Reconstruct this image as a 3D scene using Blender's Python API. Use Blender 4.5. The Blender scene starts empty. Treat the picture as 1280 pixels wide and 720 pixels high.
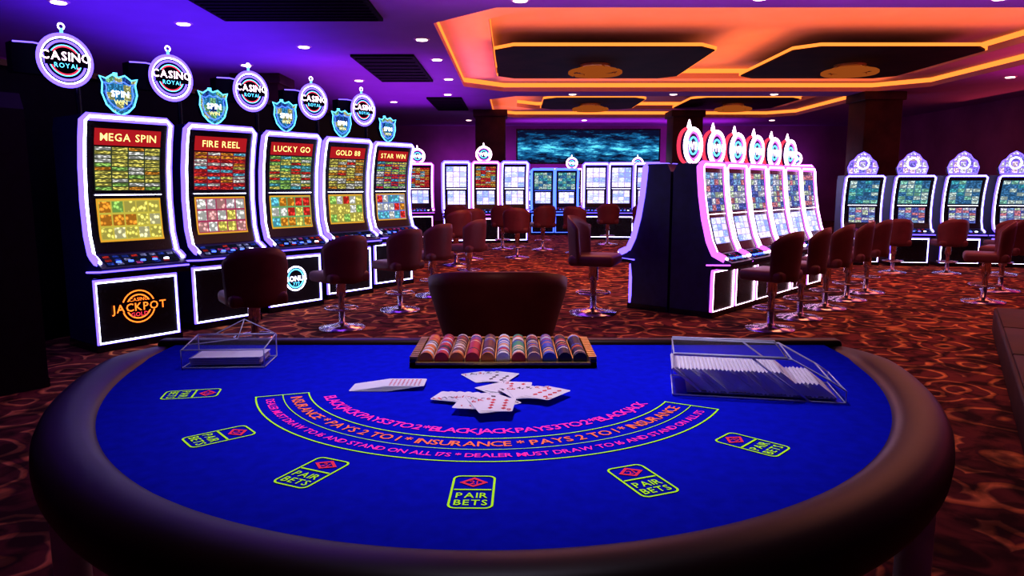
import bpy, bmesh, math, random
from mathutils import Vector, Matrix
random.seed(7)
sc = bpy.context.scene
COL = sc.collection
pi = math.pi

# ------------------------------------------------------------------ materials
def newmat(name):
    m = bpy.data.materials.new(name); m.use_nodes = True
    nt = m.node_tree; nt.nodes.clear()
    out = nt.nodes.new('ShaderNodeOutputMaterial')
    return m, nt, out

def pm(name, col, rough=0.5, metal=0.0, var=0.25, scale=12.0, bump=0.0, spec=0.5, coat=0.0, glow=0.0):
    m, nt, out = newmat(name)
    b = nt.nodes.new('ShaderNodeBsdfPrincipled')
    tc = nt.nodes.new('ShaderNodeTexCoord')
    n = nt.nodes.new('ShaderNodeTexNoise'); n.inputs['Scale'].default_value = scale; n.inputs['Detail'].default_value = 4
    nt.links.new(tc.outputs['Object'], n.inputs['Vector'])
    r = nt.nodes.new('ShaderNodeValToRGB')
    a = [c * (1 - var) for c in col]; c2 = [min(1, c * (1 + var)) for c in col]
    r.color_ramp.elements[0].position = .3; r.color_ramp.elements[1].position = .7
    r.color_ramp.elements[0].color = (*a, 1); r.color_ramp.elements[1].color = (*c2, 1)
    nt.links.new(n.outputs['Fac'], r.inputs['Fac'])
    nt.links.new(r.outputs['Color'], b.inputs['Base Color'])
    b.inputs['Roughness'].default_value = rough; b.inputs['Metallic'].default_value = metal
    b.inputs['Specular IOR Level'].default_value = spec
    b.inputs['Coat Weight'].default_value = coat
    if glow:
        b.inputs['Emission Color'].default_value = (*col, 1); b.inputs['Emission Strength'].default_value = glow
    if bump:
        bp = nt.nodes.new('ShaderNodeBump'); bp.inputs['Strength'].default_value = bump
        n2 = nt.nodes.new('ShaderNodeTexNoise'); n2.inputs['Scale'].default_value = scale * 12
        nt.links.new(tc.outputs['Object'], n2.inputs['Vector'])
        nt.links.new(n2.outputs['Fac'], bp.inputs['Height']); nt.links.new(bp.outputs['Normal'], b.inputs['Normal'])
    nt.links.new(b.outputs['BSDF'], out.inputs['Surface'])
    return m

def em(name, col, s):
    m, nt, out = newmat(name)
    e = nt.nodes.new('ShaderNodeEmission'); e.inputs['Color'].default_value = (*col, 1); e.inputs['Strength'].default_value = s
    nt.links.new(e.outputs[0], out.inputs['Surface'])
    return m

def screen_mat(name, nx, ny, cols, bg, s=1.6, gap=.42, seed=0.0, fine=5, lo=.25, gapx=None):
    """LCD screen: grid of symbol cells, each with finer pattern"""
    gapx = gapx or gap
    m, nt, out = newmat(name)
    N = nt.nodes.new; L = nt.links.new
    uv = N('ShaderNodeTexCoord')
    oi = N('ShaderNodeObjectInfo')
    sc_ = N('ShaderNodeVectorMath'); sc_.operation = 'MULTIPLY'; sc_.inputs[1].default_value = (nx, ny, 1)
    L(uv.outputs['UV'], sc_.inputs[0])
    fl = N('ShaderNodeVectorMath'); fl.operation = 'FLOOR'; L(sc_.outputs[0], fl.inputs[0])
    fr = N('ShaderNodeVectorMath'); fr.operation = 'FRACTION'; L(sc_.outputs[0], fr.inputs[0])
    add = N('ShaderNodeVectorMath'); add.operation = 'ADD'; L(fl.outputs[0], add.inputs[0])
    cmb = N('ShaderNodeCombineXYZ'); cmb.inputs[2].default_value = seed
    ml = N('ShaderNodeMath'); ml.operation = 'MULTIPLY'; ml.inputs[1].default_value = 37.0
    L(oi.outputs['Random'], ml.inputs[0]); L(ml.outputs[0], cmb.inputs[0]); L(cmb.outputs[0], add.inputs[1])
    wn = N('ShaderNodeTexWhiteNoise'); wn.noise_dimensions = '3D'; L(add.outputs[0], wn.inputs['Vector'])
    r = N('ShaderNodeValToRGB'); r.color_ramp.interpolation = 'CONSTANT'
    els = r.color_ramp.elements
    while len(els) < len(cols): els.new(.5)
    for i, c in enumerate(cols):
        els[i].position = i / len(cols); els[i].color = (*c, 1)
    L(wn.outputs['Value'], r.inputs['Fac'])
    sx = N('ShaderNodeSeparateXYZ'); L(fr.outputs[0], sx.inputs[0])
    def absd(sock, g):
        a = N('ShaderNodeMath'); a.operation = 'SUBTRACT'; a.inputs[1].default_value = .5; L(sock, a.inputs[0])
        b = N('ShaderNodeMath'); b.operation = 'ABSOLUTE'; L(a.outputs[0], b.inputs[0])
        c = N('ShaderNodeMath'); c.operation = 'LESS_THAN'; c.inputs[1].default_value = g; L(b.outputs[0], c.inputs[0])
        return c.outputs[0]
    mk = N('ShaderNodeMath'); mk.operation = 'MULTIPLY'; L(absd(sx.outputs[0], gapx), mk.inputs[0]); L(absd(sx.outputs[1], gap), mk.inputs[1])
    f2 = N('ShaderNodeTexVoronoi'); f2.inputs['Scale'].default_value = fine
    L(sc_.outputs[0], f2.inputs['Vector'])
    rr = N('ShaderNodeMapRange'); rr.inputs['From Min'].default_value = .1; rr.inputs['From Max'].default_value = .55
    rr.inputs['To Min'].default_value = 1.0; rr.inputs['To Max'].default_value = lo
    L(f2.outputs['Distance'], rr.inputs['Value'])
    cm = N('ShaderNodeMix'); cm.data_type = 'RGBA'; cm.blend_type = 'MULTIPLY'; cm.inputs['Factor'].default_value = 1
    L(r.outputs['Color'], cm.inputs['A']); L(rr.outputs[0], cm.inputs['B'])
    mx = N('ShaderNodeMix'); mx.data_type = 'RGBA'
    mx.inputs['A'].default_value = (*bg, 1)
    L(mk.outputs[0], mx.inputs['Factor']); L(cm.outputs['Result'], mx.inputs['B'])
    e = N('ShaderNodeEmission'); e.inputs['Strength'].default_value = s
    L(mx.outputs['Result'], e.inputs['Color']); L(e.outputs[0], out.inputs['Surface'])
    return m

def carpet_mat():
    m, nt, out = newmat('casino_carpet'); N = nt.nodes.new; L = nt.links.new
    tc = N('ShaderNodeTexCoord')
    nz = N('ShaderNodeTexNoise'); nz.inputs['Scale'].default_value = 3.0; nz.inputs['Detail'].default_value = 2
    L(tc.outputs['Object'], nz.inputs['Vector'])
    sb = N('ShaderNodeVectorMath'); sb.operation = 'MULTIPLY_ADD'; sb.inputs[1].default_value = (.22, .22, 0)
    L(nz.outputs['Color'], sb.inputs[0]); L(tc.outputs['Object'], sb.inputs[2])
    v = N('ShaderNodeTexVoronoi'); v.inputs['Scale'].default_value = 2.4
    L(sb.outputs[0], v.inputs['Vector'])
    mu = N('ShaderNodeMath'); mu.operation = 'MULTIPLY'; mu.inputs[1].default_value = 3.4; L(v.outputs['Distance'], mu.inputs[0])
    fr = N('ShaderNodeMath'); fr.operation = 'FRACT'; L(mu.outputs[0], fr.inputs[0])
    r = N('ShaderNodeValToRGB'); e = r.color_ramp.elements
    e[0].position = .0; e[0].color = (.24, .055, .035, 1)
    e[1].position = .60; e[1].color = (.20, .045, .035, 1)
    x = e.new(.68); x.color = (.90, .42, .12, 1)
    x = e.new(.84); x.color = (.65, .25, .06, 1)
    x = e.new(.92); x.color = (.18, .04, .035, 1)
    L(fr.outputs[0], r.inputs['Fac'])
    w = N('ShaderNodeTexNoise'); w.inputs['Scale'].default_value = 4.5; w.inputs['Detail'].default_value = 4; w.inputs['Distortion'].default_value = 1.0
    L(tc.outputs['Object'], w.inputs['Vector'])
    r2 = N('ShaderNodeValToRGB'); r2.color_ramp.elements[0].position = .40; r2.color_ramp.elements[0].color = (.22, .20, .25, 1)
    r2.color_ramp.elements[1].position = .60; r2.color_ramp.elements[1].color = (1, 1, 1, 1)
    L(w.outputs['Fac'], r2.inputs['Fac'])
    mm = N('ShaderNodeMix'); mm.data_type = 'RGBA'; mm.blend_type = 'MULTIPLY'; mm.inputs['Factor'].default_value = 1
    L(r.outputs['Color'], mm.inputs['A']); L(r2.outputs['Color'], mm.inputs['B'])
    b = N('ShaderNodeBsdfPrincipled'); b.inputs['Roughness'].default_value = .95; b.inputs['Specular IOR Level'].default_value = .1
    L(mm.outputs['Result'], b.inputs['Base Color']); L(b.outputs[0], out.inputs['Surface'])
    return m

def glass_mat():
    m, nt, out = newmat('clear_acrylic'); N = nt.nodes.new; L = nt.links.new
    tc = N('ShaderNodeTexCoord'); n = N('ShaderNodeTexNoise'); n.inputs['Scale'].default_value = 30
    L(tc.outputs['Object'], n.inputs['Vector'])
    mr = N('ShaderNodeMapRange'); mr.inputs['To Min'].default_value = .03; mr.inputs['To Max'].default_value = .07; L(n.outputs['Fac'], mr.inputs['Value'])
    t = N('ShaderNodeBsdfTransparent'); g = N('ShaderNodeBsdfPrincipled'); g.inputs['Base Color'].default_value = (.8, .8, 1, 1); g.inputs['Roughness'].default_value = .08
    mx = N('ShaderNodeMixShader'); L(mr.outputs[0], mx.inputs[0]); L(t.outputs[0], mx.inputs[1]); L(g.outputs[0], mx.inputs[2])
    L(mx.outputs[0], out.inputs['Surface'])
    return m

def video_mat():
    m, nt, out = newmat('video_wall_image'); N = nt.nodes.new; L = nt.links.new
    tc = N('ShaderNodeTexCoord'); mp = N('ShaderNodeMapping'); mp.inputs['Scale'].default_value = (5, 5, 1); L(tc.outputs['UV'], mp.inputs['Vector'])
    n = N('ShaderNodeTexNoise'); n.inputs['Scale'].default_value = 1.3; n.inputs['Detail'].default_value = 8; n.inputs['Roughness'].default_value = .75
    L(mp.outputs[0], n.inputs['Vector'])
    sp = N('ShaderNodeSeparateXYZ'); L(tc.outputs['UV'], sp.inputs[0])
    s1 = N('ShaderNodeMath'); s1.operation = 'SUBTRACT'; s1.inputs[1].default_value = .42; L(sp.outputs[1], s1.inputs[0])
    s2 = N('ShaderNodeMath'); s2.operation = 'ABSOLUTE'; L(s1.outputs[0], s2.inputs[0])
    s3 = N('ShaderNodeMath'); s3.operation = 'MULTIPLY_ADD'; s3.inputs[1].default_value = -.38; s3.inputs[2].default_value = .10; L(s2.outputs[0], s3.inputs[0])
    ad = N('ShaderNodeMath'); ad.operation = 'ADD'; L(n.outputs['Fac'], ad.inputs[0]); L(s3.outputs[0], ad.inputs[1])
    r = N('ShaderNodeValToRGB'); e = r.color_ramp.elements
    e[0].position = .44; e[0].color = (.004, .006, .03, 1); e[1].position = .70; e[1].color = (.18, .85, 1.0, 1)
    x = e.new(.56); x.color = (.01, .13, .30, 1)
    L(ad.outputs[0], r.inputs['Fac'])
    em_ = N('ShaderNodeEmission'); em_.inputs['Strength'].default_value = 1.5; L(r.outputs['Color'], em_.inputs['Color']); L(em_.outputs[0], out.inputs['Surface'])
    return m

M = {}
M['black'] = pm('black_lacquer', (.008, .007, .012), .25, 0, spec=.35)
M['blackmatte'] = pm('black_matte', (.004, .004, .006), .8, 0, spec=.1)
M['side'] = pm('cabinet_side_violet_black', (.022, .014, .085), .35, spec=.4)
M['sideblk'] = pm('cabinet_side_black', (.008, .007, .015), .5, spec=.25)
M['chrome'] = pm('chrome', (.6, .5, .55), .2, 1, var=.05)
M['brass'] = pm('brass', (.85, .52, .15), .3, 1, var=.1)
M['felt'] = pm('blue_felt', (.010, .016, .70), .95, 0, var=.10, scale=40, bump=.05, spec=.0)
M['leather'] = pm('brown_leather', (.030, .009, .008), .42, 0, var=.2, scale=8, bump=.05, spec=.28)
M['chair'] = pm('burgundy_leather', (.15, .028, .034), .45, 0, var=.2, scale=5, bump=.03, spec=.4)
M['wood'] = pm('dark_walnut', (.05, .014, .009), .55, 0, var=.4, scale=3, spec=.25)
M['cream'] = pm('cream_paint', (.75, .6, .55), .4)
M['ceil'] = pm('ceiling_plaster_violet_lit', (.38, .20, .52), .8, 0, var=.04, scale=2, spec=.1)  # violet of the lighting is mixed into the plaster colour
M['tray'] = pm('ceiling_tray_plaster_warm_lit', (.75, .50, .42), .8, 0, var=.04, scale=2, spec=.1)  # separate warm-tinted plaster, so the trays take on the orange glow
M['wall'] = pm('wall_paint', (.38, .12, .30), .8, 0, var=.2, scale=1)
M['panel'] = pm('dark_ceiling_panel', (.030, .010, .006), .75, 0, var=.5, scale=2, spec=.12)
M['carpet'] = carpet_mat()
M['glass'] = glass_mat()
M['acedge'] = pm('acrylic_edge', (.8, .8, .95), .15, 0, var=.05)
M['yel'] = pm('print_yellow_green_glow', (.50, .90, .01), .8, var=.05, glow=.5)  # self-glow added to the layout inks so the lines read brighter
M['ora'] = pm('print_orange_glow', (.98, .20, .08), .8, var=.05, glow=.5)
M['mag'] = pm('print_magenta_glow', (.98, .03, .42), .8, var=.05, glow=.6)
M['redp'] = pm('print_red_glow', (.85, .03, .10), .8, var=.05, glow=.4)
M['card'] = pm('card_white', (.92, .90, .92), .5, var=.04)
M['card2'] = pm('card_edge_grey', (.30, .28, .42), .5, var=.04)
M['cardred'] = pm('card_red_ink', (.7, .02, .03), .5)
M['cardblk'] = pm('card_black_ink', (.02, .02, .03), .5)
M['gold'] = pm('gold_trim', (.75, .5, .12), .35, .6)
M['ledw'] = em('led_white_lilac', (.74, .72, 1.0), 8.0)
M['ledv'] = em('led_and_halo_violet', (.16, .10, 1.0), 3.6)  # also colours the wider tubes that imitate glow around LED lines
M['ledp'] = em('led_pink_white', (1.0, .66, .88), 7.0)
M['ledm'] = em('led_and_halo_magenta', (.60, .12, .85), 2.6)
M['ledr'] = em('led_red_glow', (1.0, .06, .12), 1.5)
M['ledc'] = em('led_cyan', (.12, .60, 1.0), 3.0)
M['ledo'] = em('led_orange', (1.0, .22, .03), 2.4)
M['ledb'] = em('led_blue', (.06, .12, 1.0), 4.5)
M['cove'] = em('cove_led_orange', (1.0, .27, .05), 1.8)
M['covep'] = em('cove_led_pink', (1.0, .16, .12), 1.2)
M['down'] = em('downlight_glow', (1.0, .80, .72), 8)
M['amber'] = em('amber_glow', (1.0, .25, .04), .35)
Y_, G_, W_, C_, R_, O_, B_, K_ = (.95, .85, .2), (.45, .8, .2), (.95, .95, .9), (.2, .7, .9), (.95, .06, .05), (.95, .4, .05), (.06, .12, .8), (.03, .03, .06)
def su_(n, cols, bg, seed): return screen_mat('screen_paytable_' + n, 4, 11, cols, bg, 1.7, .36, seed, 4, .15, gapx=.46)
def sl_(n, cols, bg, seed): return screen_mat('screen_reels_' + n, 5, 3, cols, bg, 1.8, .42, seed, 3.2, .25, gapx=.44)
M['su'] = [su_('a', [Y_, G_, Y_, W_, Y_, O_], (.03, .04, .02), 1), su_('b', [R_, W_, O_, Y_, R_, C_], (.12, .01, .03), 2), su_('c', [G_, Y_, W_, C_, Y_, R_], (.03, .08, .05), 3),
           su_('d', [Y_, W_, Y_, O_, W_, R_], (.05, .04, .03), 4), su_('e', [Y_, W_, C_, G_, O_, R_], (.03, .03, .12), 5)]
M['sl'] = [sl_('a', [Y_, Y_, G_, (.95, .9, .5), O_], (.35, .30, .05), 6), sl_('b', [W_, W_, (.9, .8, .85), Y_, (.95, .5, .5)], (.25, .03, .08), 7), sl_('c', [W_, Y_, O_, C_, R_], (.10, .25, .10), 8),
           sl_('d', [W_, Y_, Y_, G_, R_], (.25, .22, .05), 9), sl_('e', [W_, C_, Y_, O_, R_], (.1, .15, .35), 10)]
M['sw'] = [screen_mat('screen_pale_a', 3, 4, [(.6, .65, 1), (.85, .75, .9), (.35, .45, .9), (.9, .85, 1)], (.2, .15, .5), 2.4, .45, 7, 3, .5),
           screen_mat('screen_teal', 4, 6, [(.1, .5, .6), (.35, .75, .6), (.08, .25, .5), (.7, .85, .8)], (.03, .1, .2), 1.7, .44, 8, 3),
           screen_mat('screen_mixed', 4, 6, [(.3, .5, .8), (.7, .8, .6), (.8, .3, .35), (.8, .8, .9), (.15, .2, .6)], (.06, .05, .2), 1.9, .44, 14, 3)]
M['hdr'] = em('screen_header_red', (.55, .02, .03), .9)
M['frame'] = em('screen_border_gold', (.85, .45, .05), 1.0)
M['ty'] = em('screen_title_yellow', (1, .85, .3), 1.8)
M['arch'] = screen_mat('arch_sign_face', 5, 4, [(.7, .65, 1), (.9, .85, 1), (.3, .25, .9), (.95, .7, .9)], (.15, .08, .6), 2.4, .42, 13, 4)
M['shield'] = screen_mat('shield_face', 5, 5, [(.1, .5, .9), (.4, .9, .5), (.9, .9, .4), (.05, .15, .6)], (.03, .2, .5), 1.3, .45, 9, 4)
M['deck'] = screen_mat('button_deck_lights', 8, 3, [B_, (.5, .5, 1), (.8, .1, .5), K_, K_, R_], (.01, .01, .04), 1.0, .33, 11, 3)
M['video'] = video_mat()

# ------------------------------------------------------------------ mesh builder
class MB:
    def __init__(s): s.v = []; s.f = []; s.m = []; s.sm = []; s.uv = []; s.mats = []
    def mi(s, mat):
        if mat not in s.mats: s.mats.append(mat)
        return s.mats.index(mat)
    def add(s, vs, fs, mat, T=None, smooth=False, uvs=None):
        o = len(s.v); k = s.mi(mat)
        for p in vs:
            p = Vector(p); s.v.append(T @ p if T else p)
        for i, f in enumerate(fs):
            s.f.append([o + a for a in f]); s.m.append(k); s.sm.append(smooth)
            s.uv.append(uvs[i] if uvs else None)
    def box(s, c, d, mat, T=None, rz=0, bev=0):
        x, y, z = [a / 2 for a in d]
        R = Matrix.Translation(c) @ Matrix.Rotation(rz, 4, 'Z')
        if T: R = T @ R
        if bev:
            bm = bmesh.new(); bmesh.ops.create_cube(bm, size=1)
            for v in bm.verts: v.co = Vector((v.co.x * d[0], v.co.y * d[1], v.co.z * d[2]))
            bmesh.ops.bevel(bm, geom=bm.edges[:], offset=bev, segments=3, affect='EDGES', profile=.5)
            bm.verts.index_update()
            s.add([v.co.copy() for v in bm.verts], [[v.index for v in f.verts] for f in bm.faces], mat, R, True); bm.free(); return
        vs = [(-x, -y, -z), (x, -y, -z), (x, y, -z), (-x, y, -z), (-x, -y, z), (x, -y, z), (x, y, z), (-x, y, z)]
        s.add(vs, [(0, 3, 2, 1), (4, 5, 6, 7), (0, 1, 5, 4), (1, 2, 6, 5), (2, 3, 7, 6), (3, 0, 4, 7)], mat, R)
    def lathe(s, prof, mat, c=(0, 0, 0), seg=24, T=None):
        vs = []; fs = []
        for r, z in prof:
            for i in range(seg):
                a = 2 * pi * i / seg; vs.append((c[0] + r * math.cos(a), c[1] + r * math.sin(a), c[2] + z))
        for j in range(len(prof) - 1):
            for i in range(seg):
                k = (i + 1) % seg; fs.append((j * seg + i, j * seg + k, (j + 1) * seg + k, (j + 1) * seg + i))
        s.add(vs, fs, mat, T, True)
        s.add([vs[i] for i in range(seg)], [list(range(seg))[::-1]], mat, T)
        n = len(vs) - seg
        s.add([vs[n + i] for i in range(seg)], [list(range(seg))], mat, T)
    def cyl(s, p0, p1, r, mat, seg=12, T=None, r1=None):
        p0 = Vector(p0); p1 = Vector(p1); d = p1 - p0
        Q = Matrix.Translation(p0) @ d.to_track_quat('Z', 'Y').to_matrix().to_4x4()
        if T: Q = T @ Q
        s.lathe([(r, 0), (r if r1 is None else r1, d.length)], mat, seg=seg, T=Q)
    def tube(s, pts, r, mat, closed=False, seg=6, T=None):
        P = [Vector(p) for p in pts]; n = len(P); vs = []; fs = []
        for i in range(n):
            a = P[(i - 1) % n] if (closed or i > 0) else P[i]
            b = P[(i + 1) % n] if (closed or i < n - 1) else P[i]
            t = (b - a).normalized()
            up = Vector((0, 1, 0)) if abs(t.y) < .8 else Vector((1, 0, 0))
            e1 = t.cross(up).normalized(); e2 = t.cross(e1)
            for k in range(seg):
                an = 2 * pi * k / seg; vs.append(P[i] + e1 * (r * math.cos(an)) + e2 * (r * math.sin(an)))
        m = n if closed else n - 1
        for i in range(m):
            j = (i + 1) % n
            for k in range(seg):
                l = (k + 1) % seg; fs.append((i * seg + k, i * seg + l, j * seg + l, j * seg + k))
        if not closed:
            fs.append(tuple(range(seg))[::-1]); fs.append(tuple((n - 1) * seg + k for k in range(seg)))
        s.add(vs, fs, mat, T, True)
    def prism_x(s, prof, x0, x1, mat, T=None):
        n = len(prof)
        vs = [(x0, y, z) for y, z in prof] + [(x1, y, z) for y, z in prof]
        fs = [list(range(n)), list(range(n, 2 * n))[::-1]] + [(i, n + i, n + (i + 1) % n, (i + 1) % n) for i in range(n)]
        s.add(vs, fs, mat, T)
    def prism_z(s, poly, z0, z1, mat, T=None, top=True):
        n = len(poly)
        vs = [(x, y, z0) for x, y in poly] + [(x, y, z1) for x, y in poly]
        fs = [list(range(n))[::-1]] + [(i, (i + 1) % n, n + (i + 1) % n, n + i) for i in range(n)]
        if top: fs.append(list(range(n, 2 * n)))
        s.add(vs, fs, mat, T)
    def mesh(s, name):
        me = bpy.data.meshes.new(name); me.from_pydata(s.v, [], s.f)
        for m in s.mats: me.materials.append(m)
        me.polygons.foreach_set('material_index', s.m); me.polygons.foreach_set('use_smooth', s.sm)
        if any(s.uv):
            ul = me.uv_layers.new(name='UVMap')
            for p, u in zip(me.polygons, s.uv):
                if u:
                    for k, li in enumerate(p.loop_indices): ul.data[li].uv = u[k]
        me.update(); return me

def obj(name, me, loc=(0, 0, 0), rz=0, parent=None):
    o = bpy.data.objects.new(name, me); COL.objects.link(o)
    o.location = loc; o.rotation_euler = (0, 0, rz)
    if parent: o.parent = parent
    return o
def empty(name, loc, rz=0):
    e = bpy.data.objects.new(name, None); COL.objects.link(e); e.location = loc; e.rotation_euler = (0, 0, rz); e.empty_display_size = .1
    return e
def inst(name, parts, loc, rz=0, s=1):
    e = empty(name, loc, rz); e.scale = (s, s, s)
    for n, me in parts: obj(n, me, parent=e)
    return e

_tc = {}
def glyph(ch, size):
    k = (ch, size)
    if k in _tc: return _tc[k]
    cu = bpy.data.curves.new('t', 'FONT'); cu.body = ch; cu.size = size; cu.resolution_u = 2; cu.align_x = 'LEFT'; cu.offset = size * .012
    o = bpy.data.objects.new('t', cu); COL.objects.link(o)
    bpy.context.view_layer.update()
    dg = bpy.context.evaluated_depsgraph_get()
    me = bpy.data.meshes.new_from_object(o.evaluated_get(dg))
    vs = [v.co.copy() for v in me.vertices]; fs = [list(p.vertices) for p in me.polygons]
    bpy.data.objects.remove(o); bpy.data.meshes.remove(me)
    if vs:
        x0 = min(v.x for v in vs); x1 = max(v.x for v in vs)
        vs = [Vector((v.x - x0, v.y, 0)) for v in vs]; w = x1 - x0
    else: w = size * .22
    _tc[k] = (vs, fs, w); return _tc[k]
def text_line(mb, s, size, mat, T, stretch=1.0):
    g = [glyph(c, size) for c in s]; sp = size * .12
    tot = sum(a[2] for a in g) + sp * (len(g) - 1); x = -tot / 2
    for vs, fs, w in g:
        if fs: mb.add([Vector(((v.x + x) * stretch, v.y - size * .35, 0)) for v in vs], fs, mat, T)
        x += w + sp
def text_arc(mb, s, size, mat, C, R, z, th0, th1):
    g = [glyph(c, size) for c in s]
    ws = [a[2] for a in g]; gap = (abs(th1 - th0) * R - sum(ws)) / max(1, len(g) - 1)
    pos = th0 * R
    for vs, fs, w in g:
        th = (pos + w / 2) / R
        T = Matrix.Translation((C[0] + R * math.sin(th), C[1] - R * math.cos(th), z)) @ Matrix.Rotation(th, 4, 'Z')
        if fs: mb.add([Vector((v.x - w / 2, v.y - size * .35, 0)) for v in vs], fs, mat, T)
        pos += w + gap

# ------------------------------------------------------------------ ROOM
X0, X1, YB0, YB1, ZC = -9.0, 13.0, -4.0, 28.0, 3.6
mb = MB(); mb.box(((X0 + X1) / 2, (YB0 + YB1) / 2, -.05), (X1 - X0 + .4, YB1 - YB0 + .4, .1), M['carpet']); obj('floor', mb.mesh('floor'))
for nm, c, d in (('wall_left', (X0 - .1, 12, 2.2), (.2, 32.4, 4.4)), ('wall_right', (X1 + .1, 12, 2.2), (.2, 32.4, 4.4)),
                 ('wall_back', (2, YB1 + .1, 2.2), (22, .2, 4.4)), ('wall_front', (2, YB0 - .1, 2.2), (22, .2, 4.4))):
    mb = MB(); mb.box(c, d, M['wall']); obj(nm, mb.mesh(nm))
pth = math.atan2(.92, .39)
mb = MB(); mb.box((1.2, .16, 1.18), (8.6, .12, 2.36), M['blackmatte']); mb.box((1.2, .08, 2.34), (8.6, .04, .05), M['black'])
o = obj('wall_partition', mb.mesh('wall_partition'), (-4.05, 6.05, 0), pth)

def cham(x0, x1, y0, y1, c):
    return [(x0 + c, y0), (x1 - c, y0), (x1, y0 + c), (x1, y1 - c), (x1 - c, y1), (x0 + c, y1), (x0, y1 - c), (x0, y0 + c)]
trays = [(-1.1, 9.6, 9.6, 17.9, .9, M['cove'], M['covep']), (-.6, 9.2, 18.8, 24.6, .7, M['cove'], M['cove'])]
def ring_plane(mb, outer, holes, z, mat):
    bm = bmesh.new(); E = []
    for loop in [outer] + holes:
        vs = [bm.verts.new((x, y, z)) for x, y in loop]
        for i in range(len(vs)): E.append(bm.edges.new((vs[i], vs[(i + 1) % len(vs)])))
    bmesh.ops.triangle_fill(bm, use_beauty=True, use_dissolve=False, edges=E, normal=(0, 0, -1))
    bm.verts.index_update()
    mb.add([v.co.copy() for v in bm.verts], [[v.index for v in f.verts] for f in bm.faces], mat); bm.free()
def riser(mb, poly, z0, z1, mat):
    n = len(poly)
    mb.add([(x, y, z0) for x, y in poly] + [(x, y, z1) for x, y in poly], [(i, (i + 1) % n, n + (i + 1) % n, n + i) for i in range(n)], mat)
mb = MB()
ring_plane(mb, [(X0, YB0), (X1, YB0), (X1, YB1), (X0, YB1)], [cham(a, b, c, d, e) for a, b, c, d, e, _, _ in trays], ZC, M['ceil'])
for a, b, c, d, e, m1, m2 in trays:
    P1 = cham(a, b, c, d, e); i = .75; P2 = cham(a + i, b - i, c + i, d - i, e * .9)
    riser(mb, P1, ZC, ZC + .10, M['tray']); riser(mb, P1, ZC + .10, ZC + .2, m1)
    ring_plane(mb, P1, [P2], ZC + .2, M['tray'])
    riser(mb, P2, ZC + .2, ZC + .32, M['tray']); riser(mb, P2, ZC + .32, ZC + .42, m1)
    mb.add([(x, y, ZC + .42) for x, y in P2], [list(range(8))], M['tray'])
mb.add([(X0, YB0, 4.4), (X1, YB0, 4.4), (X1, YB1, 4.4), (X0, YB1, 4.4)], [(0, 1, 2, 3)], M['ceil'])
obj('ceiling', mb.mesh('ceiling'))

def coffer_panel(x0, x1, y0, y1, z, lamp=True):
    mb = MB(); P = cham(x0, x1, y0, y1, .35); mb.prism_z(P, z, z + .05, M['panel'])
    P2 = cham(x0 - .03, x1 + .03, y0 - .03, y1 + .03, .36); riser(mb, P2, z + .01, z + .07, M['cove'])
    cx, cy = (x0 + x1) / 2, (y0 + y1) / 2
    mb.box((cx, cy, (z + .05 + ZC + .42) / 2), (.5, .5, ZC + .42 - z - .05), M['panel'])
    o = empty('ceiling_coffer_panel', (0, 0, 0)); obj('panel', mb.mesh('panel'), parent=o)
    if lamp:
        e = empty('ring_chandelier', (cx, cy, z))
        mb = MB()
        for r, zz, rr in ((.50, -.15, .04), (.36, -.10, .03), (.20, -.15, .03)):
            mb.tube([(r * math.cos(t * pi / 16), r * math.sin(t * pi / 16), zz) for t in range(32)], rr, M['amber'], True)
        for t in range(4):
            a = t * pi / 2 + .4
            mb.cyl((.5 * math.cos(a), .5 * math.sin(a), -.15), (.2 * math.cos(a), .2 * math.sin(a), 0), .012, M['brass'])
        mb.lathe([(.3, -.04), (.3, 0)], M['brass'])
        obj('rings', mb.mesh('rings'), parent=e)
coffer_panel(-.3, 3.6, 12.9, 16.6, 3.72)
coffer_panel(5.0, 8.4, 12.9, 16.6, 3.72)
coffer_panel(.9, 3.7, 20.2, 23.2, 3.72)
coffer_panel(5.0, 8.0, 20.2, 23.2, 3.72)

for x0, x1, y0, y1 in ((-3.9, -1.75, 8.9, 10.2), (-2.8, -1.7, 12.9, 16.0), (-2.2, -1.3, 19, 22)):  # flush black slatted panels standing in for dark ceiling recesses
    mb = MB(); mb.box(((x0 + x1) / 2, (y0 + y1) / 2, ZC - .02), (x1 - x0, y1 - y0, .04), M['blackmatte'])
    for k in range(8):
        mb.box(((x0 + x1) / 2, y0 + (k + .5) * (y1 - y0) / 8, ZC - .045), (x1 - x0 - .1, .03, .02), M['blackmatte'])
    obj('dark_ceiling_recess', mb.mesh('recess_panel'))
mb = MB()
for x, y in ((.1, 9.2), (5.9, 9.1), (-1.4, 11.6), (-1.35, 13.4), (-1.35, 15.8), (-3.4, 12.2), (-4.6, 10.5), (-1.6, 18.4), (1.5, 18.35), (4, 18.35), (6.5, 18.35), (9, 18.35),
             (10.2, 12.5), (10.4, 15.5), (10.2, 9.5), (-3.3, 16), (-5, 14), (-3.2, 20), (2.5, 25.5), (6, 25.5), (9, 25.5), (-1.5, 25.5), (11.3, 14), (7.3, 9.1), (3, 9.1), (-4.4, 8.6), (-5.6, 9.3)):
    mb.lathe([(.11, -.012), (.13, 0)], M['cream'], (x, y, ZC)); mb.lathe([(.085, -.02), (.085, -.012)], M['down'], (x, y, ZC))
obj('recessed_downlights', mb.mesh('recessed_downlights'))

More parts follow.
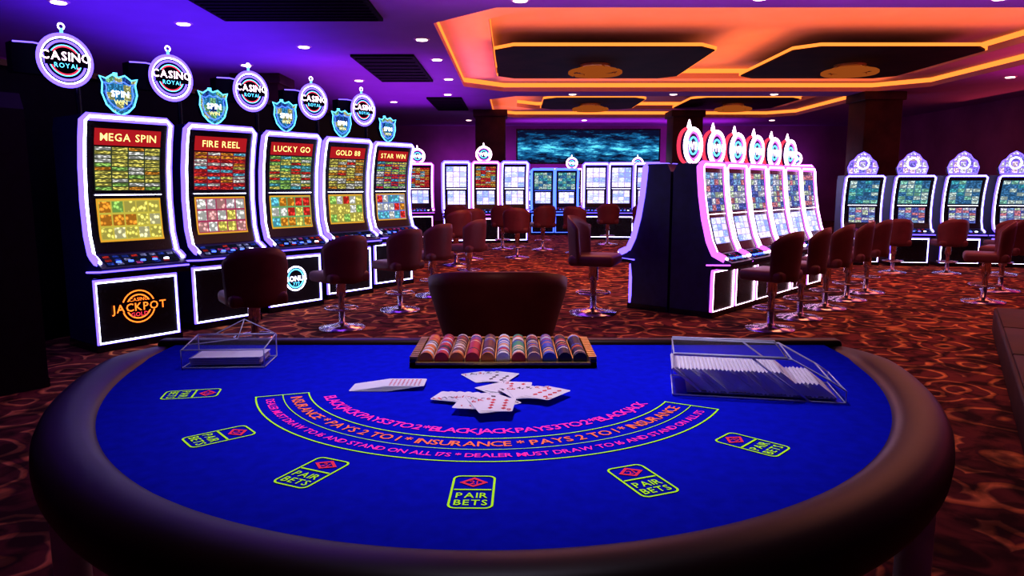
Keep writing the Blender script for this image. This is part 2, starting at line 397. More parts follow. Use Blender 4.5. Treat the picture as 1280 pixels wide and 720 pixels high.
# ------------------------------------------------------------------ BLACKJACK TABLE
TC = (-.035, 1.95); TZ = .90
deg = math.radians
def ell(a, b, n=64, t0=180, t1=360):
    return [(TC[0] + a * math.cos(math.radians(t0 + (t1 - t0) * i / n)), TC[1] + b * math.sin(math.radians(t0 + (t1 - t0) * i / n))) for i in range(n + 1)]
table = empty('blackjack_table', (0, 0, 0))
mb = MB()
mb.prism_z(ell(.925, 1.125) + [(TC[0] + .925, 2.02), (TC[0] - .925, 2.02)], TZ - .03, TZ, M['felt']); obj('felt', mb.mesh('felt'), parent=table)
mb = MB()
path = ell(.966, 1.168, 96, 176, 364); vs = []; fs = []; SEG = 20
for i, (x, y) in enumerate(path):
    a = Vector(path[max(0, i - 1)]); b = Vector(path[min(len(path) - 1, i + 1)]); t = (b - a).normalized(); nrm = Vector((t.y, -t.x))
    ends = min(i, len(path) - 1 - i); k = min(1, .30 + ends / 9) ** .6
    for q in range(SEG):
        an = 2 * pi * q / SEG; ca, sa = math.cos(an), math.sin(an)
        rx = .056 * math.copysign(abs(ca) ** .75, ca) * k; rz_ = .050 * math.copysign(abs(sa) ** .8, sa) * k
        vs.append((x + nrm.x * rx, y + nrm.y * rx, TZ - .030 + rz_))
for i in range(len(path) - 1):
    for q in range(SEG):
        l = (q + 1) % SEG; fs.append((i * SEG + q, i * SEG + l, (i + 1) * SEG + l, (i + 1) * SEG + q))
fs.append(list(range(SEG))); fs.append([(len(path) - 1) * SEG + q for q in range(SEG)][::-1])
mb.add(vs, fs, M['leather'], None, True)
obj('armrest_rail', mb.mesh('rail'), parent=table)
mb = MB()
mb.box((TC[0], 2.035, TZ - .02), (1.96, .05, .065), M['leather'], bev=.012)
mb.prism_z(ell(.88, 1.05) + [(TC[0] + .88, 2.0), (TC[0] - .88, 2.0)], TZ - .14, TZ - .03, M['wood']); obj('apron', mb.mesh('apron'), parent=table)
mb = MB()
mb.box((TC[0], 1.55, .40), (.75, .5, .72), M['wood'], bev=.02); mb.box((TC[0], 1.55, .03), (.95, .7, .06), M['black'], bev=.01)
obj('pedestal', mb.mesh('pedestal'), parent=table)
mb = MB()
for x, y in ((-.90, 1.38), (.82, 1.38), (-.82, 1.85), (.74, 1.85)):
    mb.lathe([(.05, 0), (.05, .02), (.034, .04), (.034, TZ - .12)], M['cream'], (x, y, 0))
    mb.box((x * .95, y + .02, TZ - .10), (.12, .12, .04), M['cream'])
obj('legs', mb.mesh('legs'), parent=table)
mb = MB(); AC = (-.0475, 1.658); z = TZ + .0012
def arc_strip(R, w, t0, t1, mat, n=60, zz=z):
    vs = []; fs = []
    for i in range(n + 1):
        th = deg(t0 + (t1 - t0) * i / n)
        for r in (R - w / 2, R + w / 2): vs.append((AC[0] + r * math.sin(th), AC[1] - r * math.cos(th), zz))
    for i in range(n): fs.append((2 * i, 2 * i + 2, 2 * i + 3, 2 * i + 1))
    mb.add(vs, fs, mat)
A0, A1 = -72, 62
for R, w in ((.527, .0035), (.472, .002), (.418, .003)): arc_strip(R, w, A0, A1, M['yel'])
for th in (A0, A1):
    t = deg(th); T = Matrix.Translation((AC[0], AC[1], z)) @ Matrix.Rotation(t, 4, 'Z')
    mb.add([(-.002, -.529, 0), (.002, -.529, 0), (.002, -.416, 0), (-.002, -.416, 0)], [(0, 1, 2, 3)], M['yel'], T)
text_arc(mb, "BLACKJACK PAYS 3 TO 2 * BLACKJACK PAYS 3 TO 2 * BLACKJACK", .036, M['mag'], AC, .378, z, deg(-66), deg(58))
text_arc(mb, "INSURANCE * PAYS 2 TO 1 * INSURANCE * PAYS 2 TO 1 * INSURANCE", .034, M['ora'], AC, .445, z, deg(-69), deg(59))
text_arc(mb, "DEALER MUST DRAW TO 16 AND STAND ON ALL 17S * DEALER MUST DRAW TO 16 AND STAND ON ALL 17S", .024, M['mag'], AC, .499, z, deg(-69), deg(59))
def rrect(w, h, r, n=5):
    P = []
    for cx, cy, a0 in ((w / 2 - r, h / 2 - r, 0), (-w / 2 + r, h / 2 - r, 90), (-w / 2 + r, -h / 2 + r, 180), (w / 2 - r, -h / 2 + r, 270)):
        for i in range(n + 1):
            a = deg(a0 + 90 * i / n); P.append((cx + r * math.cos(a), cy + r * math.sin(a)))
    return P
def outline(P_o, P_i, mat, T):
    n = len(P_o)
    mb.add([(x, y, 0) for x, y in P_o] + [(x, y, 0) for x, y in P_i], [(i, (i + 1) % n, n + (i + 1) % n, n + i) for i in range(n)], mat, T)
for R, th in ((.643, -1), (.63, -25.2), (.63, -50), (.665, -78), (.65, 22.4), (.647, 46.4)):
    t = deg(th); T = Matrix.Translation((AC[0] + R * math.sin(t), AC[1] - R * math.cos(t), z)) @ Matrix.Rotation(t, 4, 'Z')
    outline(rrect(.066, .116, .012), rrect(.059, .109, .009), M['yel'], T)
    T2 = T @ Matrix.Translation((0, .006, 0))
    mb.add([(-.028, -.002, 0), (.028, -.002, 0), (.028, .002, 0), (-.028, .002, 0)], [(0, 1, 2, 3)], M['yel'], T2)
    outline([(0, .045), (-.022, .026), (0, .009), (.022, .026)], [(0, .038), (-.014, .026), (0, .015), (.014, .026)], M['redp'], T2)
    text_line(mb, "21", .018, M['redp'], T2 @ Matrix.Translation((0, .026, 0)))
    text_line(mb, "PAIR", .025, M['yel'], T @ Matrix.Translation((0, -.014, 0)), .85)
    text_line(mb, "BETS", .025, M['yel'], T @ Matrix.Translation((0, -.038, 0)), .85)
obj('printed_layout', mb.mesh('layout'), parent=table)

# chip tray
tray = empty('chip_tray', (-.022, 1.865, TZ + .003))
mb = MB(); TW, TD = .465, .245
mb.box((0, 0, .003), (TW, TD, .006), M['wood'])
for sy, h in ((-1, .012), (1, .026)): mb.box((0, sy * (TD / 2 - .004), h / 2), (TW, .008, h), M['gold'])
for sx in (-1, 1):
    for k in range(12): mb.box((sx * (TW / 2 - .010), -TD / 2 + .012 + k * .02, .013), (.020, .012, .026), M['gold'])
    mb.box((sx * (TW / 2 - .008), 0, .010), (.014, TD, .020), M['black'])
NT = 11
for k in range(1, NT): mb.box((-TW / 2 + .020 + k * (TW - .040) / NT, 0, .012), (.002, TD - .02, .018), M['gold'])
obj('rack', mb.mesh('rack'), parent=tray)
mb = MB()
cc = {k: pm('chip_' + k, v, .45, var=.05) for k, v in dict(red=(.65, .03, .04), white=(.85, .83, .8), green=(.05, .42, .18), blue=(.05, .12, .55), black=(.02, .02, .03), orange=(.85, .25, .04), brown=(.20, .05, .03), cream=(.85, .6, .35)).items()}
rows = ['orange', 'red', 'brown', 'red', 'brown', 'white', 'green', 'black', 'blue', 'black', 'black']
for k, base in enumerate(rows):
    cx = -TW / 2 + .020 + (k + .5) * (TW - .040) / NT; y = -TD / 2 + .012
    while y < TD / 2 - .016:
        c = base if random.random() < .5 else random.choice(['white', 'red', 'cream', 'black', 'blue', 'black', 'orange'])
        mb.cyl((cx, y, .0185), (cx, y + .0085, .0185), .0172, cc[c], 14); y += .0098
obj('chips', mb.mesh('chips'), parent=tray)

# cards
def card(mb, x, y, z, rz, tilt=0, face=True):
    T = Matrix.Translation((x, y, z)) @ Matrix.Rotation(rz, 4, 'Z') @ Matrix.Rotation(tilt, 4, 'Y')
    w, h = .064, .09
    P = rrect(w, h, .005, 2); n = len(P)
    mb.prism_z(P, 0, .0004, M['card'], T)
    T3 = T @ Matrix.Translation((0, 0, .0006))
    if face:
        ink = random.choice([M['cardred'], M['cardblk']])
        def pip(px, py, s): mb.add([(px, py - s, 0), (px + s * .75, py, 0), (px, py + s, 0), (px - s * .75, py, 0)], [(0, 1, 2, 3)], ink, T3)
        k = random.choice([6, 8, 9])
        for i in range(k):
            pip((-.013, .013)[i % 2] if i < 8 else 0, -.026 + .0175 * (i // 2) if i < 8 else 0, .0072)
        r_ = random.choice('A23456789JQK')
        text_line(mb, r_, .020, ink, T3 @ Matrix.Translation((-.024, .034, 0)))
        text_line(mb, r_, .020, ink, T3 @ Matrix.Translation((.024, -.034, 0)) @ Matrix.Rotation(pi, 4, 'Z'))
    else:
        for i in range(6):
            for j in range(8):
                px, py = -.022 + i * .0088, -.032 + j * .0092
                mb.add([(px, py - .0028, 0), (px + .0028, py, 0), (px, py + .0028, 0), (px - .0028, py, 0)], [(0, 1, 2, 3)], M['cardred'], T3)
mb = MB(); zz = .001
for bx, by, r0, dr, dx, dy, n in ((-.075, 1.66, .5, -.22, .012, -.002, 5), (-.03, 1.56, -.9, .2, .010, -.002, 5), (-.120, 1.475, 1.25, -.17, .011, -.006, 6), (.015, 1.50, .45, -.22, .012, -.003, 6), (-.080, 1.415, -.2, .22, .012, .001, 5), (-.045, 1.385, .3, -.2, .009, .002, 3)):
    for k in range(n):
        card(mb, bx + dx * k, by + dy * k, TZ + zz, r0 + dr * k); zz += .0006
obj('playing_cards_fan', mb.mesh('cards'))
mb = MB(); zz = .001
for k in range(16):
    card(mb, -.315 + .005 * k, 1.57 + .0006 * k, TZ + zz, 1.57 - .05 + .004 * k + random.uniform(-.02, .02), face=False); zz += .0006
obj('card_deck', mb.mesh('deck'))

def acrylic_box(mb, prof, x0, x1):
    mb.prism_x(prof, x0, x1, M['glass'])
    for x in (x0, x1): mb.tube([(x, y, z_) for y, z_ in prof], .0019, M['acedge'], True, 5)
    for y, z_ in prof: mb.tube([(x0, y, z_), (x1, y, z_)], .0019, M['acedge'], False, 5)
shoe = empty('card_shoe', (.54, 1.555, TZ + .003), deg(90 - 11))
mb = MB()
acrylic_box(mb, [(-.17, 0), (.18, 0), (.18, .088), (-.06, .088), (-.14, .045), (-.17, .025)], -.082, .082)
mb.tube([(-.085, .18, .091), (-.085, -.05, .091), (.085, -.05, .091), (.085, .18, .091)], .003, M['acedge'], False, 5)
mb.tube([(-.082, -.10, .0), (-.082, .02, .088)], .002, M['acedge']); mb.tube([(.082, -.10, .0), (.082, .02, .088)], .002, M['acedge'])
obj('housing', mb.mesh('housing'), parent=shoe)
mb = MB(); n = 34
for k in range(n):
    y = -.150 + k * .0082
    T = Matrix.Translation((random.uniform(-.004, .004), y, .008)) @ Matrix.Rotation(deg(-52), 4, 'X')
    hh = .045 if k < 6 else .078
    mb.box((0, 0, hh / 2), (.140, .0055, hh), M['card'], T)
    mb.box((random.uniform(-.04, .04), -.0002, hh - .012), (.05, .0060, .004), M['card2'], T)
mb.prism_x([(-.155, .004), (-.155, .008), (-.03, .008), (.15, .008), (.15, .004)], -.07, .07, M['card2'])
obj('cards', mb.mesh('shoe_cards'), parent=shoe)

disc = empty('discard_holder', (-.72, 1.80, TZ + .003), deg(4))
mb = MB()
acrylic_box(mb, [(-.06, 0), (.06, 0), (.06, .06), (-.06, .045)], -.10, .10)
mb.tube([(-.10, .06, .06), (-.04, .02, .07), (.03, .03, .105), (.10, .06, .06)], .0016, M['acedge'], False, 5)
mb.tube([(-.10, -.02, .05), (.02, .0, .06), (.03, .03, .105)], .0016, M['acedge'], False, 5)
obj('holder', mb.mesh('holder'), parent=disc)
mb = MB()
for k in range(12): mb.box((random.uniform(-.004, .004), 0, .004 + k * .0016), (.17, .09, .0011), M['card'] if k % 2 else M['card2'])
obj('used_cards', mb.mesh('used_cards'), parent=disc)

# ------------------------------------------------------------------ SLOT MACHINES
PROF_A = [(.0, 0), (.0, .60), (-.18, .655), (-.20, .70), (-.03, .80), (.015, .95), (.03, 1.22), (.01, 1.5), (-.03, 1.72), (-.07, 1.86)]
PROF_B = [(.0, 0), (.03, .30), (.0, .60), (-.20, .655), (-.22, .70), (-.03, .80), (.03, .95), (.09, 1.22), (.13, 1.5), (.15, 1.72), (.16, 1.86)]
def slot_parts(w, S, depth, led, halo, su, sl, topper, base='plain', ringsign=False, ledr=.013, PROF=PROF_A, title=None, side=None):
    def front(zz):
        for (a, b), (c, d) in zip(PROF[:-1], PROF[1:]):
            if b <= zz <= d: return a + (c - a) * (zz - b) / (d - b)
        return PROF[-1][0]
    out = []
    mb = MB()
    yt = PROF[-1][0]
    prof = [(y, z_ * S) for y, z_ in PROF] + [(yt + .03, 1.9 * S), (depth * .9, 1.9 * S), (depth, 1.8 * S), (depth, 0)]
    mb.prism_x(prof, -w / 2, w / 2, side or M['side'])
    mb.box((0, depth / 2 - .02, .03), (w + .02, depth + .02, .06), M['black'])
    out.append(('cabinet', mb.mesh('cabinet')))
    def strip(mb, z0, z1, hw, off, mat, n=8):
        vs = []; fs = []; uv = []
        for i in range(n + 1):
            zz = z0 + (z1 - z0) * i / n
            vs += [(-hw, front(zz) - off, zz * S), (hw, front(zz) - off, zz * S)]
        for i in range(n):
            fs.append((2 * i, 2 * i + 1, 2 * i + 3, 2 * i + 2)); uv.append([(0, i / n), (1, i / n), (1, (i + 1) / n), (0, (i + 1) / n)])
        mb.add(vs, fs, mat, None, True, uv)
    mb = MB(); strip(mb, .81, 1.85, w / 2 - .01, .006, M['black'], 14); out.append(('bezel', mb.mesh('bezel')))
    mb = MB(); strip(mb, .91, 1.23, w / 2 - .10, .016, sl)
    if title: strip(mb, .895, 1.245, w / 2 - .088, .011, M['frame']); 
    out.append(('reel_screen', mb.mesh('reel_screen')))
    mb = MB()
    if title:
        strip(mb, 1.31, 1.66, w / 2 - .085, .016, su); strip(mb, 1.67, 1.80, w / 2 - .085, .016, M['hdr'], 3)
        T = Matrix.Translation((0, front(1.735) - .022, 1.735 * S)) @ Matrix.Rotation(pi / 2 + .18, 4, 'X'); text_line(mb, title, .085, M['ty'], T)
    else: strip(mb, 1.31, 1.79, w / 2 - .075, .016, su)
    out.append(('top_screen', mb.mesh('top_screen')))
    mb = MB(); zs = [.74, .78, .80, .84, .88, .95, 1.08, 1.22, 1.36, 1.5, 1.61, 1.72, 1.80, 1.85]
    for r, mat, off in ((ledr, led, .024), (ledr * 2.4, halo, .0)):  # second, wider tube imitates the soft halo around the LED line
        x = w / 2 - .012 + (.012 if mat is halo else 0)
        L_ = [(-x, front(q) - off, q * S) for q in zs]; R_2 = [(x, front(q) - off, q * S) for q in zs]
        mb.tube(L_ + [(-x + .03, front(1.86) - off, 1.885 * S), (x - .03, front(1.86) - off, 1.885 * S)] + R_2[::-1], r, mat, False, 6)
    mb.tube([(-w / 2 + .08, front(1.275) - .018, 1.275 * S), (w / 2 - .08, front(1.275) - .018, 1.275 * S)], .004, led)
    out.append(('edge_lights', mb.mesh('edge_lights')))
    mb = MB(); a = Vector((0, -.20 if PROF is PROF_A else -.22, .70 * S)); b = Vector((0, -.03, .80 * S))
    nn = Vector((0, -(b.z - a.z), (b.y - a.y))).normalized()
    if nn.z < 0: nn = -nn
    p0 = a.lerp(b, .12) + nn * .006; p1 = a.lerp(b, .85) + nn * .006; hw = w / 2 - .05
    mb.add([(-hw, p0.y, p0.z), (hw, p0.y, p0.z), (hw, p1.y, p1.z), (-hw, p1.y, p1.z)], [(0, 1, 2, 3)], M['deck'], None, False, [[(0, 0), (1, 0), (1, 1), (0, 1)]])
    mb.box((0, -.11, .635 * S), (w + .03, .2, .03), M['black'])
    mb.tube([(-w / 2 - .012, .05, .655 * S), (-w / 2 - .012, -.20, .675 * S), (w / 2 + .012, -.20, .675 * S), (w / 2 + .012, .05, .655 * S)], .008, halo, False, 6)
    for k in range(5):
        q = a.lerp(b, .3); mb.lathe([(.022, 0), (.018, .014)], M['ledw'] if k == 4 else M['ledb'], (-w * .28 + k * w * .14, q.y, q.z + .006), 10)
    out.append(('button_deck', mb.mesh('button_deck')))
    mb = MB(); zb0, zb1 = .07 * S, .57 * S; hw = w / 2 - .02
    mb.box((0, -.006, (zb0 + zb1) / 2), (w - .06, .012, zb1 - zb0), M['black'])
    if base != 'none':
        mb.tube([(-hw, -.02, zb0), (hw, -.02, zb0), (hw, -.02, zb1), (-hw, -.02, zb1)], .009, led, True)
        mb.tube([(-hw - .008, -.008, zb0 - .01), (hw + .008, -.008, zb0 - .01), (hw + .008, -.008, zb1 + .01), (-hw - .008, -.008, zb1 + .01)], .018, halo, True)  # wider tube imitates the halo around the panel LEDs
    T = Matrix.Translation((0, -.016, .34 * S)) @ Matrix.Rotation(pi / 2, 4, 'X')
    if base == 'emblem':
        for r in (.135, .10): mb.tube([(r * math.cos(t * pi / 14), -.018, .34 * S + r * math.sin(t * pi / 14)) for t in range(28)], .006, M['ledo'], True)
        mb.box((0, -.022, .345 * S), (.40, .008, .085), M['black'])
        text_line(mb, "JACKPOT", .095, M['ledo'], T @ Matrix.Translation((0, 0, .014)))
        text_line(mb, "GOLD", .05, M['ledr'], T @ Matrix.Translation((0, -.065, .008)))
        text_line(mb, "CASINO", .04, M['ledo'], T @ Matrix.Translation((0, .062, .008)))
    elif base == 'white_emblem':
        for r, mt in ((.13, M['ledw']), (.10, M['ledc'])): mb.tube([(r * math.cos(t * pi / 14), -.018, .34 * S + r * math.sin(t * pi / 14)) for t in range(28)], .008, mt, True)
        text_line(mb, "BONUS", .08, M['ledw'], T @ Matrix.Translation((0, 0, .01))); text_line(mb, "777", .05, M['ledc'], T @ Matrix.Translation((0, -.06, .01)))
    out.append(('base_panel', mb.mesh('base_panel')))
    top = 1.9 * S
    if topper == 'shield':
        mb = MB(); sh = [(-.13, .10), (-.15, .15), (-.10, .135), (-.05, .17), (0, .15), (.05, .17), (.10, .135), (.15, .15), (.13, .10), (.14, .02), (.11, -.07), (.06, -.12), (0, -.15), (-.06, -.12), (-.11, -.07), (-.14, .02)]
        zc = top + .17; y0 = .05
        vs = [(x, y0, z_ + zc) for x, z_ in sh] + [(x, y0 + .05, z_ + zc) for x, z_ in sh]; n = len(sh)
        mb.add(vs, [list(range(n, 2 * n))] + [(i, (i + 1) % n, n + (i + 1) % n, n + i) for i in range(n)], M['black'])
        mb.add(vs[:n], [list(range(n))], M['shield'], None, False, [[(x * 3 + .5, z_ * 3 + .5) for x, z_ in sh]])
        mb.tube([(x, y0 - .008, z_ + zc) for x, z_ in sh], .007, M['ledc'], True)
        mb.tube([(x * .78, y0 - .010, z_ * .7 + zc) for x, z_ in sh], .004, M['ledb'], True)
        T = Matrix.Translation((0, y0 - .015, zc)) @ Matrix.Rotation(pi / 2, 4, 'X'); text_line(mb, "SPIN", .07, M['ledw'], T @ Matrix.Translation((0, .02, 0))); text_line(mb, "WIN", .05, M['ty'], T @ Matrix.Translation((0, -.045, 0)))
        mb.cyl((0, y0 + .03, top - .01), (0, y0 + .03, zc), .03, M['chrome']); mb.box((0, y0 + .05, zc + .17), (.03, .02, .05), M['ledc'])
        out.append(('shield_topper', mb.mesh('shield_topper')))
    if topper == 'disc':
        mb = MB(); zc = top + .19; y0 = depth * .95; R = .175
        for k, (r, mt) in enumerate(((R, M['ledp']), (R * .80, M['ledm']), (R * .5, M['ledc']))):
            mb.tube([(r * math.cos(t * pi / 14), y0 - .055, zc + r * math.sin(t * pi / 14)) for t in range(28)], (.022, .012, .010)[k], mt, True)
        T = Matrix.Translation((0, y0 + .05, zc)) @ Matrix.Rotation(pi / 2, 4, 'X'); mb.lathe([(R, 0), (R, .10)], M['side'], T=T)
        mb.tube([(R * 1.01 * math.cos(t * pi / 14), y0 + .02, zc + R * 1.01 * math.sin(t * pi / 14)) for t in range(28)], .022, M['ledr'], True)
        T = Matrix.Translation((0, y0 - .062, zc)) @ Matrix.Rotation(pi / 2, 4, 'X'); text_line(mb, "WIN", .12, M['ledp'], T)
        mb.box((0, y0 - .03, top + .01), (.12, .08, .06), M['chrome']); mb.lathe([(.03, 0), (.02, .05), (.006, .10)], M['ledp'], (0, y0, zc + R), 8)
        out.append(('disc_topper', mb.mesh('disc_topper')))
    if topper == 'arch':
        mb = MB(); y0 = .12; zc = top + .03
        A = [(-.22, 0), (-.24, .10), (-.20, .20), (-.14, .24), (-.09, .31), (0, .36), (.09, .31), (.14, .24), (.20, .20), (.24, .10), (.22, 0)]; n = len(A)
        vs = [(x, y0, z_ + zc) for x, z_ in A] + [(x, y0 + .08, z_ + zc) for x, z_ in A]
        mb.add(vs, [list(range(n, 2 * n))] + [(i, (i + 1) % n, n + (i + 1) % n, n + i) for i in range(n)], M['black'])
        mb.add(vs[:n], [list(range(n))], M['arch'], None, False, [[(x * 2 + .5, z_ * 2.5) for x, z_ in A]])
        mb.tube([(x, y0 - .01, z_ + zc) for x, z_ in A], .010, M['ledv'], True)
        mb.tube([(.09 * math.cos(t * pi / 10), y0 - .015, zc + .17 + .09 * math.sin(t * pi / 10)) for t in range(20)], .012, M['ledw'], True)
        mb.box((0, y0 + .04, top + .01), (w * .6, .08, .05), M['black'])
        out.append(('arch_topper', mb.mesh('arch_topper')))
    if ringsign:
        mb = MB(); xc, y0, zc, R = -w / 2 - .02, .12, 2.31, .175
        T = Matrix.Translation((xc, y0 + .03, zc)) @ Matrix.Rotation(pi / 2, 4, 'X'); mb.lathe([(R, 0), (R, .05)], M['blackmatte'], T=T)
        for r, mt, q in ((R, M['ledw'], .008), (R + .016, M['ledv'], .016), (R * .84, M['ledv'], .010), (R * .66, M['ledc'], .004), (R * .60, M['ledr'], .006)):
            mb.tube([(xc + r * math.cos(t * pi / 18), y0 - .03, zc + r * math.sin(t * pi / 18)) for t in range(36)], q, mt, True)
        mb.box((xc, y0 - .035, zc + .01), (.30, .02, .10), M['blackmatte'])
        T = Matrix.Translation((xc, y0 - .05, zc)) @ Matrix.Rotation(pi / 2, 4, 'X')
        text_line(mb, "CASINO", .092, M['ledp'], T @ Matrix.Translation((0, .03, 0))); text_line(mb, "ROYAL", .05, M['ledc'], T @ Matrix.Translation((0, -.04, 0)))
        mb.cyl((xc + .1, y0 + .04, 1.85 * S), (xc + .1, y0 + .04, zc), .02, M['black'])
        mb.cyl((xc, y0, zc + R), (xc, y0, zc + R + .07), .012, M['ledc']); mb.tube([(xc + .022 * math.cos(t * pi / 6), y0, zc + R + .085 + .022 * math.sin(t * pi / 6)) for t in range(12)], .006, M['ledw'], True)
        mb.box((xc - .2, y0 + .12, zc + .0), (.26, .10, .22), M['blackmatte']); mb.tube([(xc - .32, y0 + .06, zc + .11), (xc - .18, y0 + .06, zc + .12), (xc - .08, y0 + .06, zc + .11)], .006, M['ledv'])
        out.append(('round_neon_sign', mb.mesh('round_neon_sign')))
    return out

base_k = ['emblem', 'plain', 'white_emblem', 'plain', 'plain']
titles = ['MEGA SPIN', 'FIRE REEL', 'LUCKY GO', 'GOLD 88', 'STAR WIN']
th = deg(53)
for i in range(5):
    P = slot_parts(.70, 1.0, .50, M['ledw'], M['ledv'], M['su'][i], M['sl'][i], 'shield', base_k[i], True, title=titles[i])
    Lx, Ly = -3.39 + .39 * i, 5.73 + .92 * i
    inst('slot_machine', P, (Lx + .365 * .60, Ly + .365 * .80, 0), th)
Pk = slot_parts(.72, 1.02, .5, M['ledv'], M['ledv'], M['su'][0], M['sl'][0], None, 'plain', side=M['sideblk'])
inst('slot_machine', Pk, (-3.75, 4.75, 0), deg(53 + 180))
inst('slot_machine', Pk, (-3.98, 3.85, 0), deg(53 + 180))

d = Vector((.656, .755)); fdir = Vector((.755, -.656)); P0 = Vector((2.02, 7.28))
Pr = slot_parts(.53, .83, .46, M['ledp'], M['ledm'], M['sw'][2], M['sw'][0], 'disc', 'plain', ledr=.016, PROF=PROF_B)
for i in range(6):
    c = P0 + d * (.28 + .56 * i); inst('slot_machine', Pr, (c.x, c.y, 0), deg(49))
Pr2 = slot_parts(.53, .83, .46, M['ledw'], M['ledv'], M['sw'][0], M['sw'][0], None, 'plain', ledr=.015, PROF=PROF_B)
for i in range(6):
    c = P0 + d * (.28 + .56 * i) - fdir * .95; inst('slot_machine', Pr2, (c.x, c.y, 0), deg(49 + 180))

Pf = slot_parts(.62, .80, .46, M['ledw'], M['ledv'], M['sw'][1], M['sw'][2], 'arch', 'plain', ledr=.008)
for i in range(5):
    inst('slot_machine', Pf, (5.95 + .78 * i, 12.3 - .12 * i, 0), deg(-9))
Pc = [slot_parts(.62, 1.0, .46, M['ledw'], M['ledv'], M['sw'][0], M['sw'][0], None, 'plain', ledr=.018),
      slot_parts(.62, .95, .46, M['ledb'], M['ledb'], M['sw'][1], M['sw'][0], None, 'plain', ledr=.014),
      slot_parts(.62, 1.0, .46, M['ledp'], M['ledm'], M['su'][1], M['sw'][0], 'disc', 'plain', ledr=.016)]
for i, (x, y, k, r) in enumerate(((-1.30, 17.0, 0, 8), (-.62, 17.1, 2, 8), (.06, 17.2, 0, 8), (.85, 20, 1, 0), (1.5, 20, 1, 0), (2.1, 18.2, 0, -6), (2.72, 18.1, 0, -6), (3.34, 18.0, 0, -6), (-3.0, 18, 1, 15), (-2.3, 18.2, 2, 15),
                                  (4.8, 21, 0, -5), (5.5, 21, 0, -5), (6.2, 21, 0, -5), (9.95, 11.9, 1, -30), (-.4, 24, 2, 0), (.4, 24, 1, 0), (1.2, 24, 0, 0), (2.0, 24, 2, 0), (2.8, 24, 1, 0), (3.6, 24, 0, 0), (4.2, 24, 2, 0), (7.2, 20, 1, 0), (7.9, 20, 2, 0))):
    inst('slot_machine', Pc[k], (x, y, 0), deg(r))

mb = MB(); mb.box((2.75, 26.5, 2.75), (5.2, .12, 1.25), M['black'])
mb.add([(.2, 26.43, 2.18), (5.3, 26.43, 2.18), (5.3, 26.43, 3.32), (.2, 26.43, 3.32)], [(0, 1, 2, 3)], M['video'], None, False, [[(0, 0), (1, 0), (1, 1), (0, 1)]])
for x in (.4, 5.1): mb.box((x, 26.6, 1.35), (.12, .12, 2.7), M['black'])
obj('video_wall', mb.mesh('video_wall'))
for x, y in ((-.65, 22.5), (5.3, 22.6), (-5.2, 15.5), (9.0, 18.3)):
    mb = MB(); mb.box((x, y, 1.8), (.9, .9, 3.6), M['wood'], bev=.02); mb.box((x, y, .1), (1.0, 1.0, .2), M['black'], bev=.01); mb.box((x, y, 3.5), (1.02, 1.02, .2), M['wood'], bev=.02)
    obj('pillar', mb.mesh('pillar'))

# ------------------------------------------------------------------ CHAIRS
def shell(mb, prof_fn, a0, a1, na, mat, thick=.05, T=None):
    vs = []; fs = []; nz = 7
    ring = 2 * (nz + 1)
    for i in range(na + 1):
        a = a0 + (a1 - a0) * i / na; zb, zt, rb, rt = prof_fn(a)
        ca, sa = math.sin(a), math.cos(a)
        prof = []
        for j in range(nz + 1):
            t = j / nz; r = rb + (rt - rb) * t; prof.append((r, zb + (zt - zb) * t))
        inner = [(r - thick * (1 - .25 * (j / nz)), z_) for j, (r, z_) in enumerate(prof)][::-1]
        pr = prof[:-1] + [(prof[-1][0] - .01, prof[-1][1])] + [(inner[0][0] + .01, inner[0][1])] + inner[1:]
        for r, z_ in pr: vs.append((r * ca, r * sa, z_))
    for i in range(na):
        for k in range(ring):
            l = (k + 1) % ring; fs.append((i * ring + k, (i + 1) * ring + k, (i + 1) * ring + l, i * ring + l))
    fs.append(list(range(ring))); fs.append([na * ring + k for k in range(ring)][::-1])
    mb.add(vs, fs, mat, T, True)
def slot_chair():
    out = []; mb = MB()
    mb.box((0, -.02, .56), (.48, .46, .11), M['chair'], bev=.04); out.append(('seat', mb.mesh('seat')))
    mb = MB()
    def pf(a):
        k = abs(a) / 1.15; return (.50 + .03 * k, 1.0 - .12 * k ** 2.5, .29, .34 - .02 * k)
    shell(mb, pf, -1.15, 1.15, 18, M['chair'], .06, Matrix.Diagonal((.95, .82, 1, 1)))
    out.append(('backrest', mb.mesh('backrest')))
    mb = MB(); mb.lathe([(.24, 0), (.24, .02), (.08, .045), (.032, .07), (.032, .34), (.05, .35), (.05, .52)], M['chrome'])
    mb.tube([(.17 * math.cos(t * pi / 10), .17 * math.sin(t * pi / 10), .22) for t in range(20)], .011, M['chrome'], True)
    for a in (0, pi / 2, pi, 3 * pi / 2): mb.cyl((0, 0, .22), (.17 * math.cos(a), .17 * math.sin(a), .22), .008, M['chrome'])
    out.append(('pedestal', mb.mesh('pedestal'))); return out
def tub_chair():
    out = []; mb = MB()
    mb.lathe([(.02, .40), (.24, .40), (.30, .43), (.31, .50), (.28, .54), (.02, .55)], M['chair']); out.append(('seat', mb.mesh('seat')))
    mb = MB()
    def pf(a):
        k = abs(a) / 1.9; return (.42, .91 - .16 * k ** 2.6, .29, .405)
    shell(mb, pf, -1.9, 1.9, 28, M['chair'], .07); out.append(('shell_back', mb.mesh('shell_back')))
    mb = MB(); mb.lathe([(.03, .05), (.03, .36), (.12, .40)], M['chrome'])
    for k in range(4):
        a = k * pi / 2 + pi / 4; mb.cyl((0, 0, .08), (.30 * math.cos(a), .30 * math.sin(a), .022), .022, M['chrome'], r1=.014); mb.lathe([(.02, 0), (.02, .02)], M['black'], (.29 * math.cos(a), .29 * math.sin(a), 0), 10)
    mb.lathe([(.05, .03), (.05, .11)], M['chrome'])
    out.append(('star_base', mb.mesh('star_base'))); return out
SCH = slot_chair(); TUB = tub_chair()
